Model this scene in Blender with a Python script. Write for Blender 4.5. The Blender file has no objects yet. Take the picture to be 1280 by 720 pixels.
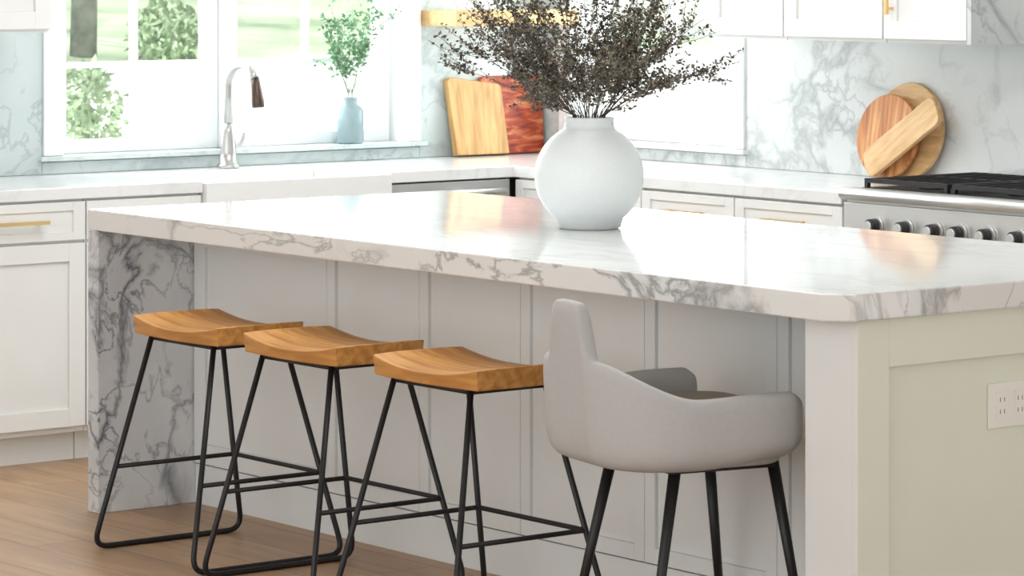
import bpy, bmesh, math, random
from mathutils import Vector, Matrix
random.seed(7)
S = bpy.context.scene
COL = S.collection
try:
    S.view_settings.view_transform = 'Standard'
except Exception as e:
    print(e)

# ------------------------------------------------------------------ materials
def newmat(name):
    m = bpy.data.materials.new(name); m.use_nodes = True
    nt = m.node_tree
    return m, nt, nt.nodes['Principled BSDF']

def N(nt, typ, **kw):
    n = nt.nodes.new(typ)
    for k, v in kw.items():
        setattr(n, k, v)
    return n

def ramp(nt, stops):
    r = N(nt, 'ShaderNodeValToRGB')
    els = r.color_ramp.elements
    while len(els) < len(stops): els.new(0.5)
    for e, (p, c) in zip(els, stops):
        e.position = p
        e.color = (c[0], c[1], c[2], 1) if not isinstance(c, (int, float)) else (c, c, c, 1)
    return r

def plain(name, col, rough=0.5, metal=0.0, var=0.04, scale=6.0, bump=0.0, bscale=200, spec=None):
    m, nt, b = newmat(name)
    tc = N(nt, 'ShaderNodeTexCoord')
    nz = N(nt, 'ShaderNodeTexNoise'); nz.inputs['Scale'].default_value = scale
    nt.links.new(tc.outputs['Object'], nz.inputs['Vector'])
    r = ramp(nt, [(0.3, [c*(1-var) for c in col]), (0.7, [min(1, c*(1+var)) for c in col])])
    nt.links.new(nz.outputs['Fac'], r.inputs['Fac'])
    nt.links.new(r.outputs['Color'], b.inputs['Base Color'])
    b.inputs['Roughness'].default_value = rough
    b.inputs['Metallic'].default_value = metal
    if spec is not None: b.inputs['Specular IOR Level'].default_value = spec
    if bump > 0:
        n2 = N(nt, 'ShaderNodeTexNoise'); n2.inputs['Scale'].default_value = bscale
        nt.links.new(tc.outputs['Object'], n2.inputs['Vector'])
        bp = N(nt, 'ShaderNodeBump'); bp.inputs['Strength'].default_value = bump
        bp.inputs['Distance'].default_value = 0.002
        nt.links.new(n2.outputs['Fac'], bp.inputs['Height'])
        nt.links.new(bp.outputs['Normal'], b.inputs['Normal'])
    return m

def marble(name, base, vein, scale=2.0, strength=0.8, width=0.03, stretch=(1, 1, 1), cloud=0.25, rough=0.12, rot=(0.3, 0.5, 0.6), sidevein=0.0, off=0.0):
    m, nt, b = newmat(name)
    L = nt.links.new
    tc = N(nt, 'ShaderNodeTexCoord')
    mp = N(nt, 'ShaderNodeMapping'); mp.inputs['Location'].default_value = (off, off*.6, off*1.3)
    mp.inputs['Scale'].default_value = stretch; mp.inputs['Rotation'].default_value = rot
    L(tc.outputs['Object'], mp.inputs['Vector'])
    def veins(sc, w, dist, off):
        mo = N(nt, 'ShaderNodeVectorMath', operation='ADD'); mo.inputs[1].default_value = (off, off*1.7, off*.3)
        L(mp.outputs['Vector'], mo.inputs[0])
        n = N(nt, 'ShaderNodeTexNoise'); n.inputs['Scale'].default_value = sc
        n.inputs['Detail'].default_value = 7; n.inputs['Distortion'].default_value = dist; n.inputs['Roughness'].default_value = .55
        L(mo.outputs[0], n.inputs['Vector'])
        a = N(nt, 'ShaderNodeMath', operation='SUBTRACT'); a.inputs[1].default_value = .5
        L(n.outputs['Fac'], a.inputs[0])
        c = N(nt, 'ShaderNodeMath', operation='ABSOLUTE'); L(a.outputs[0], c.inputs[0])
        r = ramp(nt, [(0, 1.0), (w*.3, .6), (w, .0)])
        L(c.outputs[0], r.inputs['Fac'])
        return r.outputs['Color']
    v1 = veins(scale, width, .7, 0)
    v2 = veins(scale*2.6, width*.7, .6, 3.3)
    cl = N(nt, 'ShaderNodeTexNoise'); cl.inputs['Scale'].default_value = scale*.8; cl.inputs['Detail'].default_value = 5
    L(mp.outputs['Vector'], cl.inputs['Vector'])
    clr = ramp(nt, [(.40, 0.0), (.66, 1.0)]); L(cl.outputs['Fac'], clr.inputs['Fac'])
    mul = N(nt, 'ShaderNodeMath', operation='MULTIPLY'); L(v2, mul.inputs[0]); L(clr.outputs['Color'], mul.inputs[1])
    mul1 = N(nt, 'ShaderNodeMath', operation='MULTIPLY_ADD'); L(clr.outputs['Color'], mul1.inputs[0]); mul1.inputs[1].default_value = .6; mul1.inputs[2].default_value = .4
    mul2 = N(nt, 'ShaderNodeMath', operation='MULTIPLY'); L(v1, mul2.inputs[0]); L(mul1.outputs[0], mul2.inputs[1])
    ad = N(nt, 'ShaderNodeMath', operation='MAXIMUM'); L(mul.outputs[0], ad.inputs[0]); L(mul2.outputs[0], ad.inputs[1])
    cm = N(nt, 'ShaderNodeMath', operation='MULTIPLY_ADD'); L(clr.outputs['Color'], cm.inputs[0]); cm.inputs[1].default_value = cloud
    st = N(nt, 'ShaderNodeMath', operation='MULTIPLY'); L(ad.outputs[0], st.inputs[0])
    if sidevein > 0:
        g = N(nt, 'ShaderNodeNewGeometry'); sx = N(nt, 'ShaderNodeSeparateXYZ'); L(g.outputs['True Normal'], sx.inputs[0])
        ab = N(nt, 'ShaderNodeMath', operation='ABSOLUTE'); L(sx.outputs['Z'], ab.inputs[0])
        mr = N(nt, 'ShaderNodeMapRange'); mr.inputs['To Min'].default_value = sidevein; mr.inputs['To Max'].default_value = strength
        L(ab.outputs[0], mr.inputs['Value']); L(mr.outputs[0], st.inputs[1])
    else:
        st.inputs[1].default_value = strength
    L(st.outputs[0], cm.inputs[2])
    mx = N(nt, 'ShaderNodeMix', data_type='RGBA'); mx.clamp_factor = True
    mx.inputs[6].default_value = (*base, 1); mx.inputs[7].default_value = (*vein, 1)
    L(cm.outputs[0], mx.inputs[0])
    L(mx.outputs[2], b.inputs['Base Color'])
    b.inputs['Roughness'].default_value = rough
    return m

def wood(name, c1, c2, scale=6, stretch=(1, 8, 8), rough=.45, c3=None):
    m, nt, b = newmat(name); L = nt.links.new
    tc = N(nt, 'ShaderNodeTexCoord'); mp = N(nt, 'ShaderNodeMapping'); mp.inputs['Scale'].default_value = stretch
    L(tc.outputs['Object'], mp.inputs['Vector'])
    n = N(nt, 'ShaderNodeTexNoise'); n.inputs['Scale'].default_value = scale; n.inputs['Detail'].default_value = 6; n.inputs['Distortion'].default_value = .5
    L(mp.outputs['Vector'], n.inputs['Vector'])
    r = ramp(nt, [(.32, c1), (.66, c2)] if c3 is None else [(.3, c1), (.5, c2), (.7, c3)])
    L(n.outputs['Fac'], r.inputs['Fac']); L(r.outputs['Color'], b.inputs['Base Color'])
    b.inputs['Roughness'].default_value = rough
    bp = N(nt, 'ShaderNodeBump'); bp.inputs['Strength'].default_value = .12; bp.inputs['Distance'].default_value = .002
    L(n.outputs['Fac'], bp.inputs['Height']); L(bp.outputs['Normal'], b.inputs['Normal'])
    return m

M = {}
M['paint'] = plain('white_paint', (.83, .835, .82), .38, var=.012)
M['paint_island'] = plain('island_paint', (.78, .80, .795), .4, var=.015)
M['paint_bounce'] = plain('island_paint_green_bounce', (.79, .83, .71), .4, var=.015)  # island paint with greenish reflected light mixed into its colour
M['wall'] = plain('wall_paint', (.82, .83, .82), .7, var=.01)
M['ceil'] = plain('ceiling_paint', (.85, .85, .84), .8, var=.01)
M['frame'] = plain('window_paint', (.84, .86, .87), .35, var=.01)
M['top'] = marble('island_marble', (.85, .86, .85), (.22, .235, .235), scale=1.4, strength=.20, width=.03, stretch=(.6, 1.6, 1.2), cloud=.11, rough=.06, rot=(0, 0, .25), sidevein=.72, off=.35)
M['fall'] = marble('waterfall_marble', (.82, .84, .85), (.13, .15, .18), scale=2.7, strength=.72, width=.034, stretch=(1, 1.1, .75), cloud=.33, rough=.2, rot=(.7, .2, .1))
M['ctop'] = marble('worktop_marble', (.83, .84, .84), (.45, .47, .47), scale=2.0, strength=.3, width=.03, cloud=.07, rough=.12)
M['splash'] = marble('backsplash_marble', (.79, .82, .815), (.24, .27, .28), scale=1.5, strength=.68, width=.036, stretch=(1, 1, 1.0), cloud=.30, rough=.18, rot=(.5, .7, .3))
M['splash_cool'] = marble('blue_grey_marble', (.66, .735, .735), (.32, .38, .39), scale=2.0, strength=.45, width=.04, cloud=.28, rough=.18, rot=(.5, .7, .3))
M['oak'] = wood('oak_seat', (.42, .175, .038), (.68, .345, .095), scale=3.5, stretch=(1.2, 12, 12), rough=.42)
M['shelf'] = wood('oak_shelf', (.50, .31, .13), (.72, .48, .22), scale=5, stretch=(8, 1, 8))
M['board_light'] = wood('maple_board', (.58, .34, .13), (.80, .53, .26), scale=6, stretch=(1.5, 8, 8))
M['board_mid'] = wood('oak_board', (.46, .25, .08), (.70, .43, .17), scale=5, stretch=(9, 6, 1.2))
M['board_red'] = wood('padauk_board', (.14, .015, .008), (.40, .055, .02), scale=5, stretch=(2, 2, 9), c3=(.70, .30, .12))
M['acacia'] = wood('acacia_board', (.28, .08, .025), (.62, .25, .08), scale=3, stretch=(14, 2, 1), c3=(.78, .46, .20))
M['black'] = plain('black_metal', (.018, .018, .02), .42, metal=.3, var=.1)
M['iron'] = plain('cast_iron', (.012, .012, .014), .5, var=.1)
M['brass'] = plain('brushed_brass', (.78, .55, .25), .3, metal=.9, var=.05)
M['steel'] = plain('stainless_steel', (.74, .74, .73), .34, metal=.8, var=.04)
M['steel_dark'] = plain('brushed_grey_steel', (.50, .51, .51), .38, metal=.8, var=.04)
M['nickel'] = plain('brushed_nickel', (.50, .49, .48), .3, metal=.9, var=.03)
M['bronze'] = plain('dark_bronze', (.10, .07, .06), .35, metal=.8, var=.05)
M['fabric'] = plain('grey_fabric', (.485, .485, .485), .9, var=.02, scale=90, bump=.25, bscale=900)
M['cushion'] = plain('taupe_cushion', (.38, .34, .28), .85, var=.04, scale=60, bump=.3, bscale=900)
M['ceramic'] = plain('matte_white_ceramic', (.76, .81, .815), .42, var=.02, scale=160, bump=.03, bscale=90)
M['sinkc'] = plain('white_fireclay', (.85, .855, .85), .15, var=.01)
M['plastic'] = plain('white_plastic', (.88, .88, .83), .35, var=.01)
M['dark'] = plain('dark_recess', (.05, .05, .05), .6)
M['patio'] = plain('pale_concrete', (.85, .85, .84), .8, var=.06, scale=1.0)
M['stucco'] = plain('white_stucco', (.88, .88, .87), .8, var=.02, scale=2.0)
M['lawn'] = plain('soft_grass', (.36, .44, .29), .9, var=.4, scale=.9)
M['bark'] = plain('bark', (.30, .29, .27), .9, var=.4, scale=8)
M['leafy'] = plain('shrub_leaves', (.32, .42, .25), .8, var=.5, scale=9)
M['stem'] = plain('dark_twig', (.07, .05, .04), .7, var=.2)
M['leaf_dark'] = plain('dark_olive_brown_leaf', (.040, .034, .026), .6, var=.3, scale=30)
M['leaf_mid'] = plain('olive_leaf', (.10, .095, .058), .6, var=.3, scale=30)
M['leaf_pale'] = plain('dusty_leaf', (.23, .18, .135), .6, var=.3, scale=30)
M['gstem'] = plain('green_stem', (.20, .28, .16), .6, var=.2)
M['gleaf'] = plain('green_leaf', (.18, .34, .19), .5, var=.3, scale=30)

# floor planks
m, nt, b = newmat('oak_floor'); L = nt.links.new
tc = N(nt, 'ShaderNodeTexCoord'); mp = N(nt, 'ShaderNodeMapping')
L(tc.outputs['Object'], mp.inputs['Vector'])
br = N(nt, 'ShaderNodeTexBrick'); br.inputs['Scale'].default_value = 1.0
br.inputs['Brick Width'].default_value = 1.9; br.inputs['Row Height'].default_value = .18; br.inputs['Mortar Size'].default_value = .002
br.inputs['Color1'].default_value = (.40, .245, .135, 1); br.inputs['Color2'].default_value = (.51, .335, .195, 1); br.inputs['Mortar'].default_value = (.25, .14, .08, 1)
L(mp.outputs['Vector'], br.inputs['Vector'])
mp2 = N(nt, 'ShaderNodeMapping'); mp2.inputs['Scale'].default_value = (1, 7, 1); L(tc.outputs['Object'], mp2.inputs['Vector'])
nz = N(nt, 'ShaderNodeTexNoise'); nz.inputs['Scale'].default_value = 2.5; nz.inputs['Detail'].default_value = 5; nz.inputs['Distortion'].default_value = .6
L(mp2.outputs['Vector'], nz.inputs['Vector'])
rr = ramp(nt, [(.3, .78), (.7, 1.12)]); L(nz.outputs['Fac'], rr.inputs['Fac'])
mx = N(nt, 'ShaderNodeMix', data_type='RGBA', blend_type='MULTIPLY'); mx.inputs[0].default_value = 1
L(br.outputs['Color'], mx.inputs[6]); L(rr.outputs['Color'], mx.inputs[7]); L(mx.outputs[2], b.inputs['Base Color'])
b.inputs['Roughness'].default_value = .42
M['floor'] = m
# window glass
m, nt, b = newmat('window_glass'); nt.nodes.remove(b)
out = [n for n in nt.nodes if n.type == 'OUTPUT_MATERIAL'][0]
t = N(nt, 'ShaderNodeBsdfTransparent'); t.inputs[0].default_value = (.97, .99, .98, 1)
g = N(nt, 'ShaderNodeBsdfGlossy'); g.inputs['Roughness'].default_value = .03
ms = N(nt, 'ShaderNodeMixShader'); ms.inputs[0].default_value = .05
nt.links.new(t.outputs[0], ms.inputs[1]); nt.links.new(g.outputs[0], ms.inputs[2]); nt.links.new(ms.outputs[0], out.inputs[0])
M['glass'] = m
m, nt, b = newmat('sea_glass'); b.inputs['Base Color'].default_value = (.46, .60, .64, 1); b.inputs['Roughness'].default_value = .15
b.inputs['Transmission Weight'].default_value = .5
M['seaglass'] = m

# ------------------------------------------------------------------ helpers
def box(bm, x0, x1, y0, y1, z0, z1, mi=0):
    vs = [bm.verts.new(p) for p in [(x0, y0, z0), (x1, y0, z0), (x1, y1, z0), (x0, y1, z0), (x0, y0, z1), (x1, y0, z1), (x1, y1, z1), (x0, y1, z1)]]
    for f in [(0, 3, 2, 1), (4, 5, 6, 7), (0, 1, 5, 4), (1, 2, 6, 5), (2, 3, 7, 6), (3, 0, 4, 7)]:
        fc = bm.faces.new([vs[i] for i in f]); fc.material_index = mi

def prism(bm, pts, h0, h1, axis='z', mi=0):
    def mpt(p, h):
        if axis == 'z': return (p[0], p[1], h)
        if axis == 'y': return (p[0], h, p[1])
        return (h, p[0], p[1])
    a = [bm.verts.new(mpt(p, h0)) for p in pts]; c = [bm.verts.new(mpt(p, h1)) for p in pts]
    fs = [bm.faces.new(a), bm.faces.new(c)]
    n = len(pts)
    for i in range(n):
        fs.append(bm.faces.new([a[i], a[(i+1) % n], c[(i+1) % n], c[i]]))
    for f in fs: f.material_index = mi

def fillet(pts, r, n=6):
    out = [Vector(pts[0])]
    for i in range(1, len(pts)-1):
        p0, p, p1 = Vector(pts[i-1]), Vector(pts[i]), Vector(pts[i+1])
        a = (p0-p).normalized(); c = (p1-p).normalized()
        s = p+a*r; e = p+c*r
        for k in range(n+1):
            t = k/n
            out.append((1-t)**2*s+2*t*(1-t)*p+t*t*e)
    out.append(Vector(pts[-1]))
    return out

def sweep(bm, pts, r, n=10, mi=0, cap=True, closed=False):
    pts = [Vector(p) for p in pts]
    rs = r if isinstance(r, (list, tuple)) else [r]*len(pts)
    rings = []; up = None
    for i, p in enumerate(pts):
        if closed: t = (pts[(i+1) % len(pts)]-p).normalized()+(p-pts[i-1]).normalized()
        elif i == 0: t = pts[1]-p
        elif i == len(pts)-1: t = p-pts[-2]
        else: t = (pts[i+1]-p).normalized()+(p-pts[i-1]).normalized()
        t.normalize()
        if up is None:
            up = Vector((0, 0, 1)) if abs(t.z) < .9 else Vector((1, 0, 0))
        a = (up-t*up.dot(t)).normalized(); c = t.cross(a); up = a
        rings.append([bm.verts.new(p+(a*math.cos(k*2*math.pi/n)+c*math.sin(k*2*math.pi/n))*rs[i]) for k in range(n)])
    m_ = len(rings)
    for i in range(m_ if closed else m_-1):
        ra, rb = rings[i], rings[(i+1) % m_]
        for k in range(n):
            f = bm.faces.new([ra[k], ra[(k+1) % n], rb[(k+1) % n], rb[k]]); f.material_index = mi; f.smooth = True
    if cap and not closed:
        for rg in (rings[0], rings[-1]):
            f = bm.faces.new(rg); f.material_index = mi

def lathe(bm, prof, n=48, mi=0, c=(0, 0, 0)):
    rings = []
    for r, z in prof:
        rings.append([bm.verts.new((c[0]+max(r, .0004)*math.cos(k*2*math.pi/n), c[1]+max(r, .0004)*math.sin(k*2*math.pi/n), c[2]+z)) for k in range(n)])
    for i in range(len(rings)-1):
        for k in range(n):
            f = bm.faces.new([rings[i][k], rings[i][(k+1) % n], rings[i+1][(k+1) % n], rings[i+1][k]]); f.smooth = True; f.material_index = mi
    bm.faces.new(rings[0]); bm.faces.new(rings[-1])

def tag(o, label=None, cat=None, group=None, kind=None):
    if label: o['label'] = label
    if cat: o['category'] = cat
    if group: o['group'] = group
    if kind: o['kind'] = kind
    return o

def mk(name, bm, mats, parent=None, local=False, bevel=0, subsurf=0, smooth=False, label=None, cat=None, group=None, kind=None, seg=2):
    bmesh.ops.recalc_face_normals(bm, faces=bm.faces)
    loc = Vector((0, 0, 0))
    if not local:
        if parent is not None:
            q = parent; w = Vector((0, 0, 0))
            while q is not None: w += q.location; q = q.parent
            bmesh.ops.translate(bm, verts=bm.verts, vec=-w)
        else:
            xs = [v.co.x for v in bm.verts]; ys = [v.co.y for v in bm.verts]; zs = [v.co.z for v in bm.verts]
            loc = Vector(((min(xs)+max(xs))/2, (min(ys)+max(ys))/2, min(zs)))
            bmesh.ops.translate(bm, verts=bm.verts, vec=-loc)
    me = bpy.data.meshes.new(name); bm.to_mesh(me); bm.free()
    if not isinstance(mats, (list, tuple)): mats = [mats]
    for mm in mats: me.materials.append(mm)
    if smooth:
        for p in me.polygons: p.use_smooth = True
    o = bpy.data.objects.new(name, me); COL.objects.link(o); o.location = loc
    if parent is not None: o.parent = parent
    if bevel > 0:
        md = o.modifiers.new('b', 'BEVEL'); md.width = bevel; md.segments = seg; md.limit_method = 'ANGLE'; md.angle_limit = math.radians(40)
    if subsurf:
        md = o.modifiers.new('s', 'SUBSURF'); md.levels = subsurf; md.render_levels = subsurf
    return tag(o, label, cat, group, kind)

def empty(name, loc, label, cat, group=None, kind=None):
    o = bpy.data.objects.new(name, None); COL.objects.link(o); o.location = loc; o.empty_display_size = .1
    return tag(o, label, cat, group, kind)

def fbox(bm, facing, front, a0, a1, z0, z1, o0, o1, mi=0):
    """box on a cabinet face; o = distance out of the face"""
    if facing == '-y': box(bm, a0, a1, front-o1, front-o0, z0, z1, mi)
    else: box(bm, front+o0, front+o1, a0, a1, z0, z1, mi)

def shaker(facing, front, a0, a1, z0, z1, st=.06, th=.02, rec=.009, rail=None):
    bm = bmesh.new(); rail = rail or st
    fbox(bm, facing, front, a0, a0+st, z0, z1, 0, th)
    fbox(bm, facing, front, a1-st, a1, z0, z1, 0, th)
    fbox(bm, facing, front, a0+st, a1-st, z0, z0+rail, 0, th)
    fbox(bm, facing, front, a0+st, a1-st, z1-rail, z1, 0, th)
    fbox(bm, facing, front, a0+st, a1-st, z0+rail, z1-rail, 0, th-rec)
    return bm

def pull(facing, front, a, z, length, vertical=False, off=.035):
    bm = bmesh.new()
    if vertical:
        fbox(bm, facing, front, a-.006, a+.006, z-length/2, z+length/2, off-.012, off)
        for s in (-1, 1): fbox(bm, facing, front, a-.005, a+.005, z+s*(length/2-.02)-.005, z+s*(length/2-.02)+.005, 0, off-.006)
    else:
        fbox(bm, facing, front, a-length/2, a+length/2, z-.006, z+.006, off-.012, off)
        for s in (-1, 1): fbox(bm, facing, front, a+s*(length/2-.02)-.005, a+s*(length/2-.02)+.005, z-.005, z+.005, 0, off-.006)
    return bm

# ------------------------------------------------------------------ dimensions
XW, YW, ZC = -1.51, 2.94, .91
# ------------------------------------------------------------------ shell
bm = bmesh.new(); box(bm, -1.66, 12, -9, 3.09, -.12, 0); mk('floor', bm, M['floor'], kind='structure', label='warm oak plank floor', cat='floor')
bm = bmesh.new(); box(bm, -1.66, 11, -8, 3.09, 2.75, 2.87); mk('ceiling', bm, M['ceil'], kind='structure', label='plain white ceiling', cat='ceiling')
bm = bmesh.new()
box(bm, -1.66, XW, -9, .78, 0, 2.75); box(bm, -1.66, XW, 2.26, 3.09, 0, 2.75)
box(bm, -1.66, XW, .78, 2.26, 0, .955); box(bm, -1.66, XW, .78, 2.26, 2.35, 2.75)
mk('wall_left', bm, M['wall'], kind='structure', label='white painted wall with the sink window', cat='wall')
bm = bmesh.new()
box(bm, XW, -1.3, YW, 3.09, 0, 2.75); box(bm, -.36, 6, YW, 3.09, 0, 2.75)
box(bm, -1.3, -.36, YW, 3.09, 0, .955); box(bm, -1.3, -.36, YW, 3.09, 2.35, 2.75)
mk('wall_back', bm, M['wall'], kind='structure', label='white painted wall behind the range', cat='wall')

def window(name, facing, a0, a1, plane, z0=.975, z1=2.35, muntins=(1, 3), label=''):
    """framed casement; plane = coordinate of sash centre"""
    base = (plane, (a0+a1)/2, z0) if facing == '+x' else ((a0+a1)/2, plane, z0)
    e = empty(name, base, label, 'window', kind='structure')
    bm = bmesh.new(); f = .045
    fr = plane-.03 if facing == '+x' else plane+.03
    fbox(bm, facing, fr, a0, a0+f, z0, z1, 0, .06); fbox(bm, facing, fr, a1-f, a1, z0, z1, 0, .06)
    fbox(bm, facing, fr, a0+f, a1-f, z0, z0+f, 0, .06); fbox(bm, facing, fr, a0+f, a1-f, z1-f, z1, 0, .06)
    ca = (a0+a1)/2
    fbox(bm, facing, fr, ca-.010, ca+.010, z0+f, z1-f, .015, .045)
    for k in range(muntins[1]):
        zz = 1.285+.34*k
        if zz < z1-f-.02: fbox(bm, facing, fr, a0+f, a1-f, zz-.010, zz+.010, .017, .043)
    mk('window_frame', bm, M['frame'], parent=e, label='white painted window frame')
    bm = bmesh.new(); fbox(bm, facing, fr, a0+f, a1-f, z0+f, z1-f, .028, .032)
    mk('window_pane', bm, M['glass'], parent=e, label='clear glass pane')
    return e
window('window_1', '+x', .795, 1.475, -1.60, label='white-framed divided window over the sink')
window('window_2', '+x', 1.515, 2.245, -1.60, label='white-framed divided window above the worktop')
window('window_3', '-y', -1.285, -.375, 3.03, label='white-framed divided window in the corner')
# casings and mullion
bm = bmesh.new()
box(bm, XW, XW+.03, .70, .78, .975, 2.42); box(bm, XW, XW+.03, 2.26, 2.33, .975, 2.42); box(bm, XW, XW+.03, .70, 2.33, 2.35, 2.42)
box(bm, -1.63, XW+.01, 1.477, 1.513, .975, 2.35)
mk('trim_1', bm, M['frame'], kind='structure', label='white window casing around the sink windows', cat='trim')
bm = bmesh.new()
box(bm, -1.37, -1.3, YW-.03, YW, .975, 2.42); box(bm, -.36, -.30, YW-.03, YW, .975, 2.42); box(bm, -1.37, -.30, YW-.03, YW, 2.35, 2.42)
mk('trim_2', bm, M['frame'], kind='structure', label='white window casing in the corner', cat='trim')
bm = bmesh.new(); box(bm, -1.65, XW+.05, .68, 2.35, .956, .974)
mk('window_sill', bm, M['splash_cool'], bevel=.003, label='grey marble sill below the sink windows', cat='window sill')
bm = bmesh.new(); box(bm, -1.4, -.28, YW-.05, 3.08, .956, .974)
mk('window_sill', bm, M['ctop'], bevel=.003, label='white marble sill below the corner window', cat='window sill')
# backsplashes
def slab(x0, x1, y0, y1, z0, z1, mat, label):
    bm = bmesh.new(); box(bm, x0, x1, y0, y1, z0, z1)
    mk('backsplash', bm, mat, label=label, cat='backsplash')
slab(XW+.001, XW+.018, -.9, .698, ZC+.001, 2.7, M['splash_cool'], 'blue-grey veined marble backsplash beside the sink window')
slab(XW+.001, XW+.018, 2.332, YW-.02, ZC+.001, 2.7, M['splash_cool'], 'blue-grey marble backsplash behind the oak shelf')
slab(XW+.001, XW+.018, .70, 2.33, ZC+.001, .951, M['splash_cool'], 'low blue-grey marble upstand under the sink windows')
slab(XW+.001, -1.372, YW-.018, YW-.001, ZC+.001, 2.7, M['splash_cool'], 'narrow marble backsplash in the room corner')
slab(-.298, 3.2, YW-.018, YW-.001, ZC+.001, 2.7, M['splash'], 'grey veined marble slab backsplash behind the range')
slab(-1.37, -.30, YW-.018, YW-.001, ZC+.001, .951, M['splash'], 'low marble upstand under the corner window')

# ------------------------------------------------------------------ perimeter worktop
bm = bmesh.new()
prism(bm, [(XW, -.9), (-.865, -.9), (-.865, .963), (-1.33, .963), (-1.33, 1.742), (-.865, 1.742), (-.865, 2.295), (.862, 2.295), (.862, YW), (XW, YW)], ZC-.04, ZC)
mk('worktop', bm, M['ctop'], bevel=.003, label='white marble worktop running along both walls', cat='countertop')

# ------------------------------------------------------------------ base cabinets
def base_cab(facing, front, a0, a1, label, pull_len=.2, ndoor=1, drawer=True, depth=.60, pz=.80):
    back = (front-depth) if facing == '+x' else (front+depth)
    loc = ((front+back)/2, (a0+a1)/2, 0) if facing == '+x' else ((a0+a1)/2, (front+back)/2, 0)
    e = empty('base_cabinet', loc, label, 'cabinet')
    g = .002; top = .868 if drawer else .62
    bm = bmesh.new()
    if facing == '+x':
        box(bm, back, front, a0+.001, a1-.001, .10, top); box(bm, back, front-.06, a0+.001, a1-.001, 0, .10)
    else:
        box(bm, a0+.001, a1-.001, front, back, .10, top); box(bm, a0+.001, a1-.001, front+.06, back, 0, .10)
    mk('body', bm, M['paint'], parent=e)
    if drawer:
        d = mk('drawer', shaker(facing, front, a0+g, a1-g, .735, .862, st=.045, rail=.03, rec=.005), M['paint'], parent=e, bevel=.0015)
        fr = front+.02 if facing == '+x' else front-.02
        mk('handle', pull(facing, fr, (a0+a1)/2, pz, pull_len), M['brass'], parent=d, label='brushed brass bar handle')
    w = (a1-a0)/ndoor
    for k in range(ndoor):
        mk('door', shaker(facing, front, a0+k*w+g, a0+(k+1)*w-g, .12, .725 if drawer else .60, st=.06), M['paint'], parent=e, bevel=.0015)
    return e
FX, FY = -.89, 2.32
base_cab('+x', FX, -.70, -.102, 'white shaker base cabinet at the end of the sink run', .26)
base_cab('+x', FX, -.10, .508, 'white shaker base cabinet with brass drawer pull', .30)
base_cab('+x', FX, .51, .960, 'white shaker base cabinet next to the farmhouse sink', .2)
base_cab('+x', FX, .962, 1.742, 'white cabinet beneath the farmhouse sink', drawer=False, ndoor=2, depth=.60)
base_cab('-y', FY, -.86, -.149, 'white corner base cabinet beside the dishwasher', .2)
base_cab('-y', FY, -.147, .336, 'white drawer cabinet below the marble backsplash', .2)
base_cab('-y', FY, .338, .862, 'white drawer cabinet next to the range', .2)

# farmhouse sink
bm = bmesh.new()
sx0, sx1, sy0, sy1, sb, stp = -1.328, -.845, .966, 1.739, .66, .905
box(bm, sx0, sx1, sy0, sy1, sb, sb+.03)
box(bm, sx0, sx0+.02, sy0, sy1, sb+.03, stp); box(bm, sx1-.03, sx1, sy0, sy1, sb+.03, stp)
box(bm, sx0+.02, sx1-.03, sy0, sy0+.02, sb+.03, stp); box(bm, sx0+.02, sx1-.03, sy1-.02, sy1, sb+.03, stp)
mk('farmhouse_sink', bm, M['sinkc'], bevel=.004, label='white fireclay farmhouse sink with apron front', cat='sink')

# dishwasher
e = empty('dishwasher', (-1.19, 2.02, 0), 'stainless steel dishwasher in the sink run', 'dishwasher')
bm = bmesh.new(); box(bm, -1.48, -.90, 1.746, 2.29, .02, .867); mk('body', bm, M['dark'], parent=e)
bm = bmesh.new(); box(bm, -.899, -.872, 1.75, 2.286, .11, .864); d = mk('door', bm, M['steel_dark'], parent=e, bevel=.003)
bm = bmesh.new(); sweep(bm, [(-.835, 1.80, .825), (-.835, 2.24, .825)], .011)
for yy in (1.83, 2.21): sweep(bm, [(-.875, yy, .825), (-.835, yy, .825)], .008)
mk('handle', bm, M['steel'], parent=d)

# ------------------------------------------------------------------ upper cabinets
def upper(facing, front, a0, a1, label, depth=.33, z0=1.388, z1=2.45, pulls=None, endmat=None):
    back = front-depth if facing == '+x' else front+depth
    loc = ((front+back)/2, (a0+a1)/2, z0) if facing == '+x' else ((a0+a1)/2, (front+back)/2, z0)
    e = empty('wall_cabinet', loc, label, 'cabinet')
    bm = bmesh.new()
    fbox(bm, facing, front, a0+.001, a1-.001, z0, z1, -depth, 0)
    mk('body', bm, M['paint'], parent=e)
    d = mk('door', shaker(facing, front, a0+.003, a1-.003, z0+.012, z1-.01, st=.06), M['paint'], parent=e, bevel=.0015)
    fr = front+.02 if facing == '+x' else front-.02
    if pulls is not None:
        mk('handle', pull(facing, fr, pulls, 1.56, .16, vertical=True), M['brass'], parent=d, label='brushed brass bar handle')
    if endmat:
        bm = bmesh.new(); box(bm, a1+.001, a1+.019, front-.02, back, z0-.0, z1); mk('end_panel', bm, endmat, parent=e, label='grey veined marble end panel')
    return e
upper('-y', 2.59, -.11, .284, 'white shaker wall cabinet near the corner window')
upper('-y', 2.59, .286, .769, 'white shaker wall cabinet over the worktop')
upper('-y', 2.59, .771, 1.155, 'white shaker wall cabinet with brass pull beside the range', pulls=.815, endmat=M['splash'])
upper('+x', -1.16, .06, .535, 'white shaker wall cabinet beside the sink window', z0=1.415)
upper('+x', -1.16, -.45, .058, 'white shaker wall cabinet at the end of the run', z0=1.415)

# floating shelf
bm = bmesh.new(); box(bm, XW+.019, -1.26, 2.335, YW-.02, 1.41, 1.47)
mk('floating_shelf', bm, M['shelf'], bevel=.003, label='thick light oak floating shelf in the corner', cat='shelf')

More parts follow.
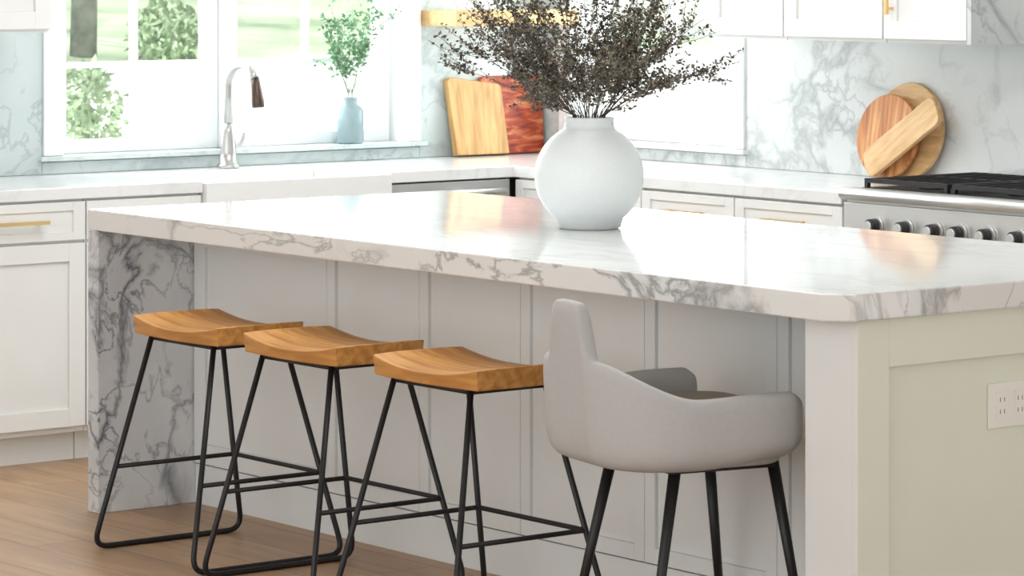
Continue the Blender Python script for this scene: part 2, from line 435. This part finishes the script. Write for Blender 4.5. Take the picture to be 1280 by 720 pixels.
# ------------------------------------------------------------------ range
e = empty('kitchen_range', (1.48, 2.6, 0), 'professional stainless steel gas range with black grates', 'stove')
rx0, rx1 = .872, 2.09
bm = bmesh.new(); box(bm, rx0, rx1, 2.31, 2.90, .10, .895)
for x in (rx0+.06, rx1-.06):
    for y in (2.36, 2.84): box(bm, x-.02, x+.02, y-.02, y+.02, 0, .10)
mk('body', bm, M['steel'], parent=e, bevel=.002)
bm = bmesh.new(); sweep(bm, [(rx0, 2.29, .908), (rx1, 2.29, .908)], .019, n=16); box(bm, rx0, rx1, 2.292, 2.32, .891, .927)
mk('bullnose_trim', bm, M['steel'], parent=e)
bm = bmesh.new(); box(bm, rx0, rx1, 2.32, 2.905, .897, .925); mk('cooktop', bm, M['steel'], parent=e, bevel=.002)
bm = bmesh.new(); box(bm, rx0+.005, rx1-.005, 2.292, 2.309, .745, .88); cp = mk('control_panel', bm, M['steel'], parent=e, bevel=.002)
for kx in (1.03, 1.165, 1.295, 1.40, 1.52, 1.65, 1.78, 1.92):
    bm = bmesh.new()
    sweep(bm, [(kx, 2.291, .812), (kx, 2.281, .812)], .032, n=24)
    sweep(bm, [(kx, 2.281, .812), (kx, 2.256, .812), (kx, 2.252, .812)], [.024, .023, .020], n=24, mi=1)
    sweep(bm, [(kx, 2.252, .812), (kx, 2.246, .812)], [.018, .016], n=24, mi=0)
    mk('knob', bm, [M['steel'], M['iron']], parent=cp)
bm = bmesh.new(); box(bm, rx0+.01, rx1-.01, 2.285, 2.309, .17, .735); od = mk('oven_door', bm, M['steel'], parent=e, bevel=.003)
bm = bmesh.new(); sweep(bm, [(rx0+.06, 2.225, .68), (rx1-.06, 2.225, .68)], .013)
for xx in (rx0+.12, rx1-.12): sweep(bm, [(xx, 2.286, .68), (xx, 2.225, .68)], .01)
mk('handle', bm, M['steel'], parent=od)
# grates
for gi in range(3):
    g0 = rx0+.03+gi*.393; g1 = g0+.373
    bm = bmesh.new(); y0, y1, zt = 2.36, 2.87, .955
    for x in (g0, g1-.014): box(bm, x, x+.014, y0, y1, zt-.014, zt)
    for y in (y0, (y0+y1)/2-.007, y1-.014): box(bm, g0+.014, g1-.014, y, y+.014, zt-.014, zt)
    for k in range(1, 6):
        x = g0+(g1-g0)*k/6-.005; box(bm, x, x+.010, y0+.014, y1-.014, zt-.012, zt+.001)
    for x in (g0, g1-.014):
        for y in (y0, y1-.014): box(bm, x, x+.014, y, y+.014, .9265, zt-.014)
    mk('grate', bm, M['iron'], parent=e, label='black cast iron grate')
    for y in (2.49, 2.74):
        bm = bmesh.new(); lathe(bm, [(0, .9265), (.05, .9265), (.05, .931), (.035, .934), (.035, .938), (0, .939)], n=24, c=((g0+g1)/2, y, 0))
        mk('burner', bm, M['iron'], parent=e)
bm = bmesh.new(); box(bm, rx0+.03, rx1-.03, 2.35, 2.88, .9252, .9262); mk('drip_tray', bm, M['iron'], parent=e)

# ------------------------------------------------------------------ faucet
e = empty('kitchen_faucet', (-1.40, 1.41, ZC), 'tall brushed nickel gooseneck faucet with dark spray head', 'faucet')
bm = bmesh.new()
sweep(bm, [(0, 0, 0), (0, 0, .012), (0, 0, .014), (0, 0, .06), (0, 0, .13), (0, 0, .16)], [.040, .040, .031, .029, .024, .018], n=20)
mk('faucet_base', bm, M['nickel'], parent=e, local=True)
pts = [(0, 0, .13), (0, 0, .285)]+[(.092-.092*math.cos(a), 0, .285+.092*math.sin(a)) for a in [math.pi*k/14 for k in range(1, 13)]]
bm = bmesh.new(); sweep(bm, pts, .0165, n=14); mk('spout', bm, M['nickel'], parent=e, local=True)
l = Vector(pts[-1])
bm = bmesh.new(); sweep(bm, [l, l+Vector((.008, 0, -.03)), l+Vector((.020, 0, -.085)), l+Vector((.022, 0, -.10))], [.017, .0185, .024, .021], n=16)
mk('spray_head', bm, M['bronze'], parent=e, local=True, label='dark bronze spray head')
bm = bmesh.new(); sweep(bm, [(0, .02, .08), (0, .045, .082), (.01, .055, .10), (.015, .06, .13)], [.013, .012, .009, .008], n=10)
mk('lever', bm, M['nickel'], parent=e, local=True)

# ------------------------------------------------------------------ cutting boards
def rrect(w, h, r, n=6):
    pts = []
    for cx, cy, a0 in ((w/2-r, h-r, 0), (-w/2+r, h-r, 90), (-w/2+r, r, 180), (w/2-r, r, 270)):
        for k in range(n+1):
            a = math.radians(a0+90*k/n); pts.append((cx+r*math.cos(a), cy+r*math.sin(a)))
    return pts
def board(pts, th, mat, loc, rot, label, name='cutting_board', hole=None):
    bm = bmesh.new(); prism(bm, pts, -th/2, th/2, 'y')
    o = mk(name, bm, mat, local=True, bevel=.003, label=label, cat='cutting board')
    o.location = loc; o.rotation_euler = rot
    return o
R90 = math.radians(90)
bp = [(-.115, 0), (.135, 0), (.125, .26), (.11, .27), (-.115, .30), (-.13, .285)]
board(bp, .03, M['board_mid'], (-1.430, 2.57, ZC+.005), (math.radians(-9), 0, R90), 'tan oak cutting board leaning on the marble backsplash')
board(rrect(.30, .30, .02), .022, M['board_red'], (-1.462, 2.755, ZC+.003), (math.radians(-4), 0, R90), 'dark red-brown striped cutting board behind the oak board')
circ = lambda r: [(r*math.cos(a), r+r*math.sin(a)) for a in [2*math.pi*k/48 for k in range(48)]]
board(circ(.165), .018, M['board_light'], (.565, 2.872, ZC+.003), (math.radians(-7), 0, 0), 'round pale maple board propped against the backsplash')
board(circ(.145), .018, M['acacia'], (.505, 2.832, ZC+.003), (math.radians(-8), 0, 0), 'round striped acacia board leaning on another board')
board(rrect(.40, .105, .03), .018, M['board_light'], (.655, 2.790, ZC+.106), (math.radians(-9), math.radians(-32), 0), 'long pale wooden serving board tilted against round boards', name='serving_board')

# ------------------------------------------------------------------ foliage
def branch(bm, start, d0, length, nleaf, ls, curve=.5, sub=4, stemr=.0018, mats=(1, 2, 3), up=0.0, droop=0.0):
    d = Vector(d0).normalized(); p = Vector(start); pts = [p.copy()]; n = 10
    for i in range(n):
        d = (d+Vector((random.uniform(-1, 1), random.uniform(-1, 1), random.uniform(-1, 1)))*.10*curve+Vector((0, 0, up-droop*i/n))*.1).normalized()
        p = p+d*length/n; pts.append(p.copy())
    sweep(bm, pts, [stemr*(1-.6*i/n) for i in range(n+1)], n=4, mi=0)
    twigs = [pts]
    for s in range(sub):
        i = random.randint(2, n-1); q = pts[i].copy()
        dd = ((pts[i]-pts[i-1]).normalized()+Vector((random.uniform(-1, 1), random.uniform(-1, 1), random.uniform(-.45, .9)))*.75).normalized()
        tl = length*random.uniform(.2, .42); tp = [q]
        for k in range(5):
            dd = (dd+Vector((random.uniform(-1, 1), random.uniform(-1, 1), random.uniform(-1, 1)))*.12).normalized()
            q = q+dd*tl/5; tp.append(q.copy())
        sweep(bm, tp, stemr*.5, n=3, mi=0); twigs.append(tp)
    for _ in range(nleaf):
        tp = random.choice(twigs)
        k = random.uniform(.25 if tp is pts else 0.1, 1)*(len(tp)-1)
        i = min(int(k), len(tp)-2); c = tp[i].lerp(tp[i+1], k-i)
        a = Vector((random.uniform(-1, 1), random.uniform(-1, 1), random.uniform(-.6, 1))).normalized()
        s = ls*random.uniform(.6, 1.25)
        b_ = a.cross(Vector((random.uniform(-1, 1), random.uniform(-1, 1), random.uniform(-1, 1)))).normalized()
        nn = a.cross(b_)*s*.12
        c = c+a*s*.25
        v = [bm.verts.new(c), bm.verts.new(c+a*s*.45+b_*s*.32+nn), bm.verts.new(c+a*s), bm.verts.new(c+a*s*.45-b_*s*.32+nn)]
        mi = random.choice(mats)
        f = bm.faces.new([v[0], v[1], v[2]]); f.material_index = mi
        f = bm.faces.new([v[0], v[2], v[3]]); f.material_index = mi

bm = bmesh.new()
lathe(bm, [(0, 0), (.046, 0), (.051, .006), (.051, .120), (.045, .134), (.028, .144), (.027, .168), (.031, .172), (.024, .170), (.023, .147), (.043, .127), (.046, .012), (0, .010)], n=32)
o = mk('glass_vase', bm, M['seaglass'], local=True, label='small pale blue-green glass vase on the window sill', cat='vase'); o.location = (-1.505, 2.02, .975)
for i in range(9):
    bm = bmesh.new(); a = 2*math.pi*i/9+random.uniform(-.2, .2)
    branch(bm, (.006*math.cos(a), .006*math.sin(a), .02), (math.cos(a)*.02, math.sin(a)*.02, 1), .17, 0, .02, curve=0, sub=0)
    branch(bm, (.008*math.cos(a), .008*math.sin(a), .17), (math.cos(a)*.12, math.sin(a)*.42, 1), random.uniform(.27, .36), 130, .019, curve=.5, sub=4, mats=(1,), stemr=.0016)
    o = mk('greenery_sprig', bm, [M['gstem'], M['gleaf']], local=True, label='slender green leafy sprig in the glass vase', cat='sprig', group='green sprigs in the glass vase')
    o.location = (-1.505, 2.02, .99)

# ------------------------------------------------------------------ island
e = empty('kitchen_island', (1.65, .8, 0), 'white shaker kitchen island with green reflected light coloured into its end panel', 'kitchen island')
bm = bmesh.new(); box(bm, .062, 3.078, .36, 1.28, .10, .846); box(bm, .10, 3.078, .38, 1.22, 0, .10)
box(bm, .062, 3.078, .345, .36, .0, .12)
mk('body', bm, M['paint_island'], parent=e)
for a0, a1, st in [(.064, .775, .075), (.777, 1.228, .05), (1.23, 1.685, .05), (1.687, 2.20, .05), (2.202, 2.70, .05), (2.702, 3.076, .05)]:
    mk('door', shaker('-y', .36, a0, a1, .125, .844, st=st*.8, th=.022, rec=.010), M['paint_island'], parent=e, bevel=.0015)
bm = bmesh.new(); x0, x1, y0, y1 = 3.08, 3.235, .08, 1.28
box(bm, x0, x1, y0, y1, 0, .846)
box(bm, x1, x1+.018, y0, y0+.10, 0, .846); box(bm, x1, x1+.018, y1-.10, y1, 0, .846)
box(bm, x1, x1+.018, y0+.10, y1-.10, .735, .846); box(bm, x1, x1+.018, y0+.10, y1-.10, 0, .14)
for f in bm.faces:
    f.normal_update()
    if abs(f.normal.y) > .9: f.material_index = 1
mk('end_panel', bm, [M['paint_bounce'], M['paint_island']], parent=e, bevel=.0015, label='shaker end panel tinted for green reflected light, with white post face')  # reflected green is in the end face colour; post face stays untinted
# outlet
e = empty('wall_outlet', (3.235, .59, .615), 'white double electrical outlet on the island end', 'electrical outlet')
bm = bmesh.new(); box(bm, 3.2355, 3.241, .514, .664, .564, .670); mk('cover_plate', bm, M['plastic'], parent=e, bevel=.002)
for yy in (.557, .617):
    bm = bmesh.new(); box(bm, 3.241, 3.2432, yy-.018, yy+.018, .584, .650)
    for zz in (.602, .630):
        box(bm, 3.2432, 3.2434, yy-.008, yy-.006, zz-.005, zz+.005, 1); box(bm, 3.2432, 3.2434, yy+.006, yy+.008, zz-.005, zz+.005, 1)
    mk('socket', bm, [M['plastic'], M['dark']], parent=e)
# worktop slab + waterfall
bm = bmesh.new()
prism(bm, [(0, 0), (3.22, 0), (3.28, .05), (3.28, 1.34), (0, 1.34)], .848, .91)
w = mk('island_worktop', bm, M['top'], bevel=.004, label='thick white marble slab worktop with grey veins', cat='countertop')
bm = bmesh.new(); box(bm, 0.0, .06, .002, 1.34, 0, .847)
mk('waterfall_panel', bm, M['fall'], parent=w, bevel=.003, label='heavily grey-veined marble waterfall side')

# ------------------------------------------------------------------ large vase
VX, VY = 1.478, .745
prof = [(0, 0), (.080, 0), (.088, .004)]
R = .153; cz = .146
for k in range(1, 32):
    a = math.radians(-55+ k*(55+62)/31.0)
    prof.append((R*math.cos(a), cz+R*.975*math.sin(a)))
prof += [(.070, .288), (.068, .303), (.071, .308), (.068, .311), (.062, .308), (.061, .280), (.10, .25), (.135, .16), (.11, .06), (.06, .02), (0, .018)]
bm = bmesh.new(); lathe(bm, prof, n=72)
o = mk('round_vase', bm, M['ceramic'], local=True, label='round matte white ceramic vase on the island', cat='vase'); o.location = (VX, VY, .91)
nb = 44
for i in range(nb):
    bm = bmesh.new()
    az = 2*math.pi*i*.618034; el = math.radians([18, 30, 46, 62, 78, 24, 40, 56][i % 8]+random.uniform(-5, 5))
    h = Vector((math.cos(az), math.sin(az), 0)); d = h*math.cos(el)+Vector((0, 0, math.sin(el)))
    ln = random.uniform(.28, .43)
    st = h*.045+Vector((0, 0, .315))
    sweep(bm, [h*.02+Vector((0, 0, .10)), h*.035+Vector((0, 0, .22)), st], .002, n=4)
    branch(bm, st, (d+Vector((0, 0, .10))), ln, 370, .0125, curve=1.0, sub=12, droop=.5 if el < .6 else .1, mats=(1, 1, 2, 2, 3), stemr=.0015)
    o = mk('leafy_branch', bm, [M['stem'], M['leaf_dark'], M['leaf_mid'], M['leaf_pale']], local=True, label='wispy dark olive-brown leafy branch in the vase', cat='branch', group='dark branches in the round vase')
    o.location = (VX, VY, .91)

# ------------------------------------------------------------------ saddle stools
GR = 'black-framed oak saddle stools'
def stool_master():
    e = empty('saddle_stool', (0, 0, 0), 'oak saddle-seat counter stool with black wire sled frame', 'stool', GR)
    bm = bmesh.new(); nx, ny = 28, 14; W, D = .225, .152
    top = {}; bot = {}
    for i in range(nx+1):
        for j in range(ny+1):
            u = -1+2*i/nx; v = -1+2*j/ny
            x = W*u*(1-.03*v*v); y = D*v*(1-.06*u*u)
            zt = .637+.024*abs(u)**2.2-.005*max(0, abs(v)-.6)
            zb = .605+.002*abs(u)**2
            top[i, j] = bm.verts.new((x, y, zt)); bot[i, j] = bm.verts.new((x*.985, y*.97, zb))
    for i in range(nx):
        for j in range(ny):
            f = bm.faces.new([top[i, j], top[i+1, j], top[i+1, j+1], top[i, j+1]]); f.smooth = True
            f = bm.faces.new([bot[i, j+1], bot[i+1, j+1], bot[i+1, j], bot[i, j]])
    for i in range(nx):
        for j in (0, ny):
            bm.faces.new([top[i, j], bot[i, j], bot[i+1, j], top[i+1, j]])
    for j in range(ny):
        for i in (0, nx):
            bm.faces.new([top[i, j], top[i, j+1], bot[i, j+1], bot[i, j]])
    mk('seat', bm, M['oak'], parent=e, local=True, bevel=.004, seg=3, label='scooped honey oak seat')
    def leg_pt(sx, sy, z):
        t = 1-z/.606
        return Vector((sx*(.160+.100*t), sy*(.115+.135*t), z))
    for sx in (-1, 1):
        bm = bmesh.new()
        pts = fillet([leg_pt(sx, -1, .606), leg_pt(sx, -1, .008), leg_pt(sx, 1, .008), leg_pt(sx, 1, .606)], .05)
        sweep(bm, pts, .008, n=10)
        mk('sled_leg', bm, M['black'], parent=e, local=True)
    bm = bmesh.new(); z = .235
    sweep(bm, fillet([leg_pt(-1, -1, z), leg_pt(-1, 1, z), leg_pt(1, 1, z), leg_pt(1, -1, z)], .008, n=2), .0065, n=8)
    mk('footrest', bm, M['black'], parent=e, local=True)
    bm = bmesh.new(); z = .598
    sweep(bm, [leg_pt(-1, -1, z), leg_pt(-1, 1, z), leg_pt(1, 1, z), leg_pt(1, -1, z)], .006, n=8, closed=True)
    mk('seat_support', bm, M['black'], parent=e, local=True)
    return e
m0 = stool_master()
copies = [m0]
for k in range(2):
    c = m0.copy(); COL.objects.link(c)
    for ch in m0.children:
        cc = ch.copy(); COL.objects.link(cc); cc.parent = c
    copies.append(c)
for c, (x, y, r) in zip(copies, [(.84, -.075, 0), (1.405, -.075, 0), (2.02, -.085, 0)]):
    c.location = (x, y, 0); c.rotation_euler = (0, 0, math.radians(r))

# ------------------------------------------------------------------ upholstered chair
e = empty('upholstered_stool', (0, 0, 0), 'light grey upholstered counter chair with low tub back', 'chair')
def plan(s):
    hw, yb, yf, r = .25, -.225, .225, .17
    seg1 = hw-r; seg2 = math.pi*r/2; seg3 = yf-(yb+r); Lh = seg1+seg2+seg3
    t = abs(s)*Lh; sg = 1 if s >= 0 else -1
    if t < seg1: p = (t, yb); n = (0, -1)
    elif t < seg1+seg2:
        a = (t-seg1)/r; p = (seg1+r*math.sin(a), yb+r-r*math.cos(a)); n = (math.sin(a), -math.cos(a))
    else: p = (hw, yb+r+(t-seg1-seg2)); n = (1, 0)
    return Vector((sg*p[0], p[1], 0)), Vector((sg*n[0], n[1], 0))
def sm(a, b_, x):
    t = max(0, min(1, (x-a)/(b_-a))); return t*t*(3-2*t)
bm = bmesh.new(); rings = []; NS = 200
for i in range(NS+1):
    s = -1+2*i/NS; p, n = plan(s); a = abs(s)
    zt = .870-.008*(min(a, .11)/.11)**4-.125*sm(.095, .160, a)-.082*sm(.17, .58, a)+.006*sm(.6, .85, a)
    zb = .482+.020*sm(.6, 1, a)
    th = .021+.008*sm(.25, .6, a)
    endk = sm(.94, 1.0, a)
    H = zt-zb
    lean = .020*min(1, (zt-.6)/.25) if zt > .6 else 0
    prof = [(-th*.2-.07, zb+.0), (-.02, zb-.0), (th*.6, zb+.022), (th*1.05, zb+H*.3), (th*1.0+lean*.4, zb+H*.65), (th*.9+lean, zt-.013), (th*.4+lean, zt), (-th*.5+lean, zt-.002), (-th*.95+lean*.8, zt-.016), (-th*.9+lean*.4, zb+H*.6), (-th*.95, zb+H*.3), (-th-.03, zb+.03)]
    cz_ = (zt+zb)/2
    k = 1-.22*endk**2
    ring = []
    for (o_, z_) in prof:
        q = p+n*(o_*k); ring.append(bm.verts.new((q.x, q.y, cz_+(z_-cz_)*k)))
    rings.append(ring)
K = len(rings[0])
for i in range(NS):
    for k in range(K):
        f = bm.faces.new([rings[i][k], rings[i][(k+1) % K], rings[i+1][(k+1) % K], rings[i+1][k]]); f.smooth = True
bm.faces.new(rings[0]); bm.faces.new(rings[-1])
mk('tub_back', bm, M['fabric'], parent=e, local=True, subsurf=1, smooth=True, label='grey fabric tub back and arms')
bm = bmesh.new(); prism(bm, [(x, y-.20) for x, y in rrect(.44, .44, .10)], .484, .555, 'z')
mk('seat_base', bm, M['fabric'], parent=e, local=True, bevel=.02, seg=4, smooth=True)
bm = bmesh.new(); prism(bm, [(x, y-.19) for x, y in rrect(.41, .45, .09)], .557, .610, 'z')
mk('seat_cushion', bm, M['cushion'], parent=e, local=True, bevel=.018, seg=4, smooth=True, label='taupe seat cushion')
for sx in (-1, 1):
    for sy in (-1, 1):
        bm = bmesh.new()
        sweep(bm, [(sx*.155, .080+sy*.13, .485), (sx*.205, .065+sy*.215, 0)], [.0145, .009], n=12)
        mk('leg', bm, M['black'], parent=e, local=True)
bm = bmesh.new(); box(bm, -.17, .17, -.07, .215, .472, .483)
mk('leg_plate', bm, M['black'], parent=e, local=True)
e.location = (2.705, -.03, 0); e.rotation_euler = (0, 0, math.radians(-12))

# ------------------------------------------------------------------ outdoors
bm = bmesh.new(); box(bm, -60, 40, -40, 80, -.30, -.14)
mk('patio', bm, M['patio'], kind='structure', label='pale sunlit concrete patio outside the windows', cat='patio')
bm = bmesh.new(); box(bm, -12.3, -12, 1, 14.9, -.14, .92); mk('garden_wall', bm, M['stucco'], label='low white stucco garden wall', cat='wall', bevel=.02)
bm = bmesh.new(); box(bm, -40, 0, 15.0, 15.3, -.14, 7); mk('garden_wall', bm, M['stucco'], label='tall white stucco garden wall', cat='wall', bevel=.02)
bm = bmesh.new(); prism(bm, [(-12.31, -.14), (-12.31, .75), (-50, 4.2), (-50, -.14)], -5, 14.9, 'y')
mk('lawn', bm, M['lawn'], label='sloping pale green lawn behind the garden wall', cat='lawn')
lz = lambda x: .75+(-12.31-x)*3.45/37.69
def shrub(loc, r, h, label):
    bm = bmesh.new()
    for _ in range(520):
        a = random.uniform(0, 2*math.pi); z = random.uniform(0, 1); rr_ = r*math.sqrt(max(.05, 1-(2*z-1)**2))*random.uniform(.7, 1)
        c = Vector((rr_*math.cos(a), rr_*math.sin(a), z*h))
        d = Vector((random.uniform(-1, 1), random.uniform(-1, 1), random.uniform(-1, 1))).normalized(); q = d.orthogonal().normalized()
        s = .045
        vs = [bm.verts.new(c), bm.verts.new(c+d*s+q*s*.4), bm.verts.new(c+d*2*s), bm.verts.new(c+d*s-q*s*.4)]
        bm.faces.new(vs)
    sweep(bm, [(0, 0, 0), (0, 0, h*.8)], .03, n=6)
    o = mk('shrub', bm, M['leafy'], local=True, label=label, cat='shrub'); o.location = loc
shrub((-9, 5.30, -.14), .30, 1.15, 'leafy green shrub outside the sink window')
shrub((-10.2, 5.95, -.14), .28, 1.1, 'leafy green shrub before the garden wall')
shrub((-13.6, 8.75, lz(-13.6)), .32, .45, 'bushy green shrub on the lawn')
for (x, y) in ((-14, 8.22), (-21, 11.6)):
    bm = bmesh.new(); zb = lz(x)
    sweep(bm, [(x, y, zb), (x+.05, y, zb+1.5), (x-.1, y+.1, zb+4)], [.11, .09, .06], n=10)
    for k in range(6):
        a = random.uniform(0, 6.28); z0_ = zb+2+random.uniform(0, 1.5)
        sweep(bm, [(x, y, z0_), (x+1.2*math.cos(a), y+.9*math.sin(a), z0_+.9)], [.05, .02], n=6)
    mk('tree', bm, M['bark'], label='grey-brown tree trunk on the lawn', cat='tree')

# ------------------------------------------------------------------ light
w = bpy.data.worlds.new('W'); S.world = w; w.use_nodes = True
bg = w.node_tree.nodes['Background']; bg.inputs[0].default_value = (.92, .965, 1, 1); bg.inputs[1].default_value = 1.36
sun = bpy.data.lights.new('sun', 'SUN'); sun.energy = 4.4; sun.angle = math.radians(2); sun.color = (1, .98, .95)
so = bpy.data.objects.new('sun', sun); COL.objects.link(so)
so.rotation_euler = Vector((-.45, .25, -1)).to_track_quat('-Z', 'Y').to_euler()
def area(name, loc, target, sx, sy, energy, color=(1, 1, 1)):
    l = bpy.data.lights.new(name, 'AREA'); l.shape = 'RECTANGLE'; l.size = sx; l.size_y = sy; l.energy = energy; l.color = color
    o = bpy.data.objects.new(name, l); COL.objects.link(o); o.location = loc
    o.rotation_euler = (Vector(target)-Vector(loc)).to_track_quat('-Z', 'Y').to_euler()
    return o
area('overhead_fill', (1.4, .6, 2.7), (1.4, .6, 0), 2.6, 1.8, 56, (.98, .99, 1))  # added overhead fill, an unseen lamp without a fitting
area('overhead_fill', (3.5, -3, 2.7), (2.5, -1, 0), 3, 3, 48, (.98, .99, 1))  # second unseen fill, added to brighten the seating front
area('camera_side_fill', (3.0, -7, 1.6), (1.5, 0, .6), 5, 2.2, 50, (.96, .98, 1))  # unseen fill added on the camera side to brighten the island front
area('window_light', (-1.75, 1.5, 1.7), (1.5, 1, .8), 1.5, 1.3, 48, (.97, .99, 1))
area('window_light', (-.83, 3.2, 1.7), (0.8, -1, .8), 1.0, 1.3, 34, (.97, .99, 1))

# ------------------------------------------------------------------ camera
cam = bpy.data.cameras.new('cam'); co = bpy.data.objects.new('cam', cam); COL.objects.link(co)
cam.lens = 117.0; cam.sensor_width = 36; cam.shift_y = -410/1280
cam.clip_end = 300
cam.dof.use_dof = True; cam.dof.focus_distance = 8.8; cam.dof.aperture_fstop = 16
co.location = (8.70, -5.13, 1.66); co.rotation_euler = (math.radians(90), 0, math.radians(52.2))
S.camera = co
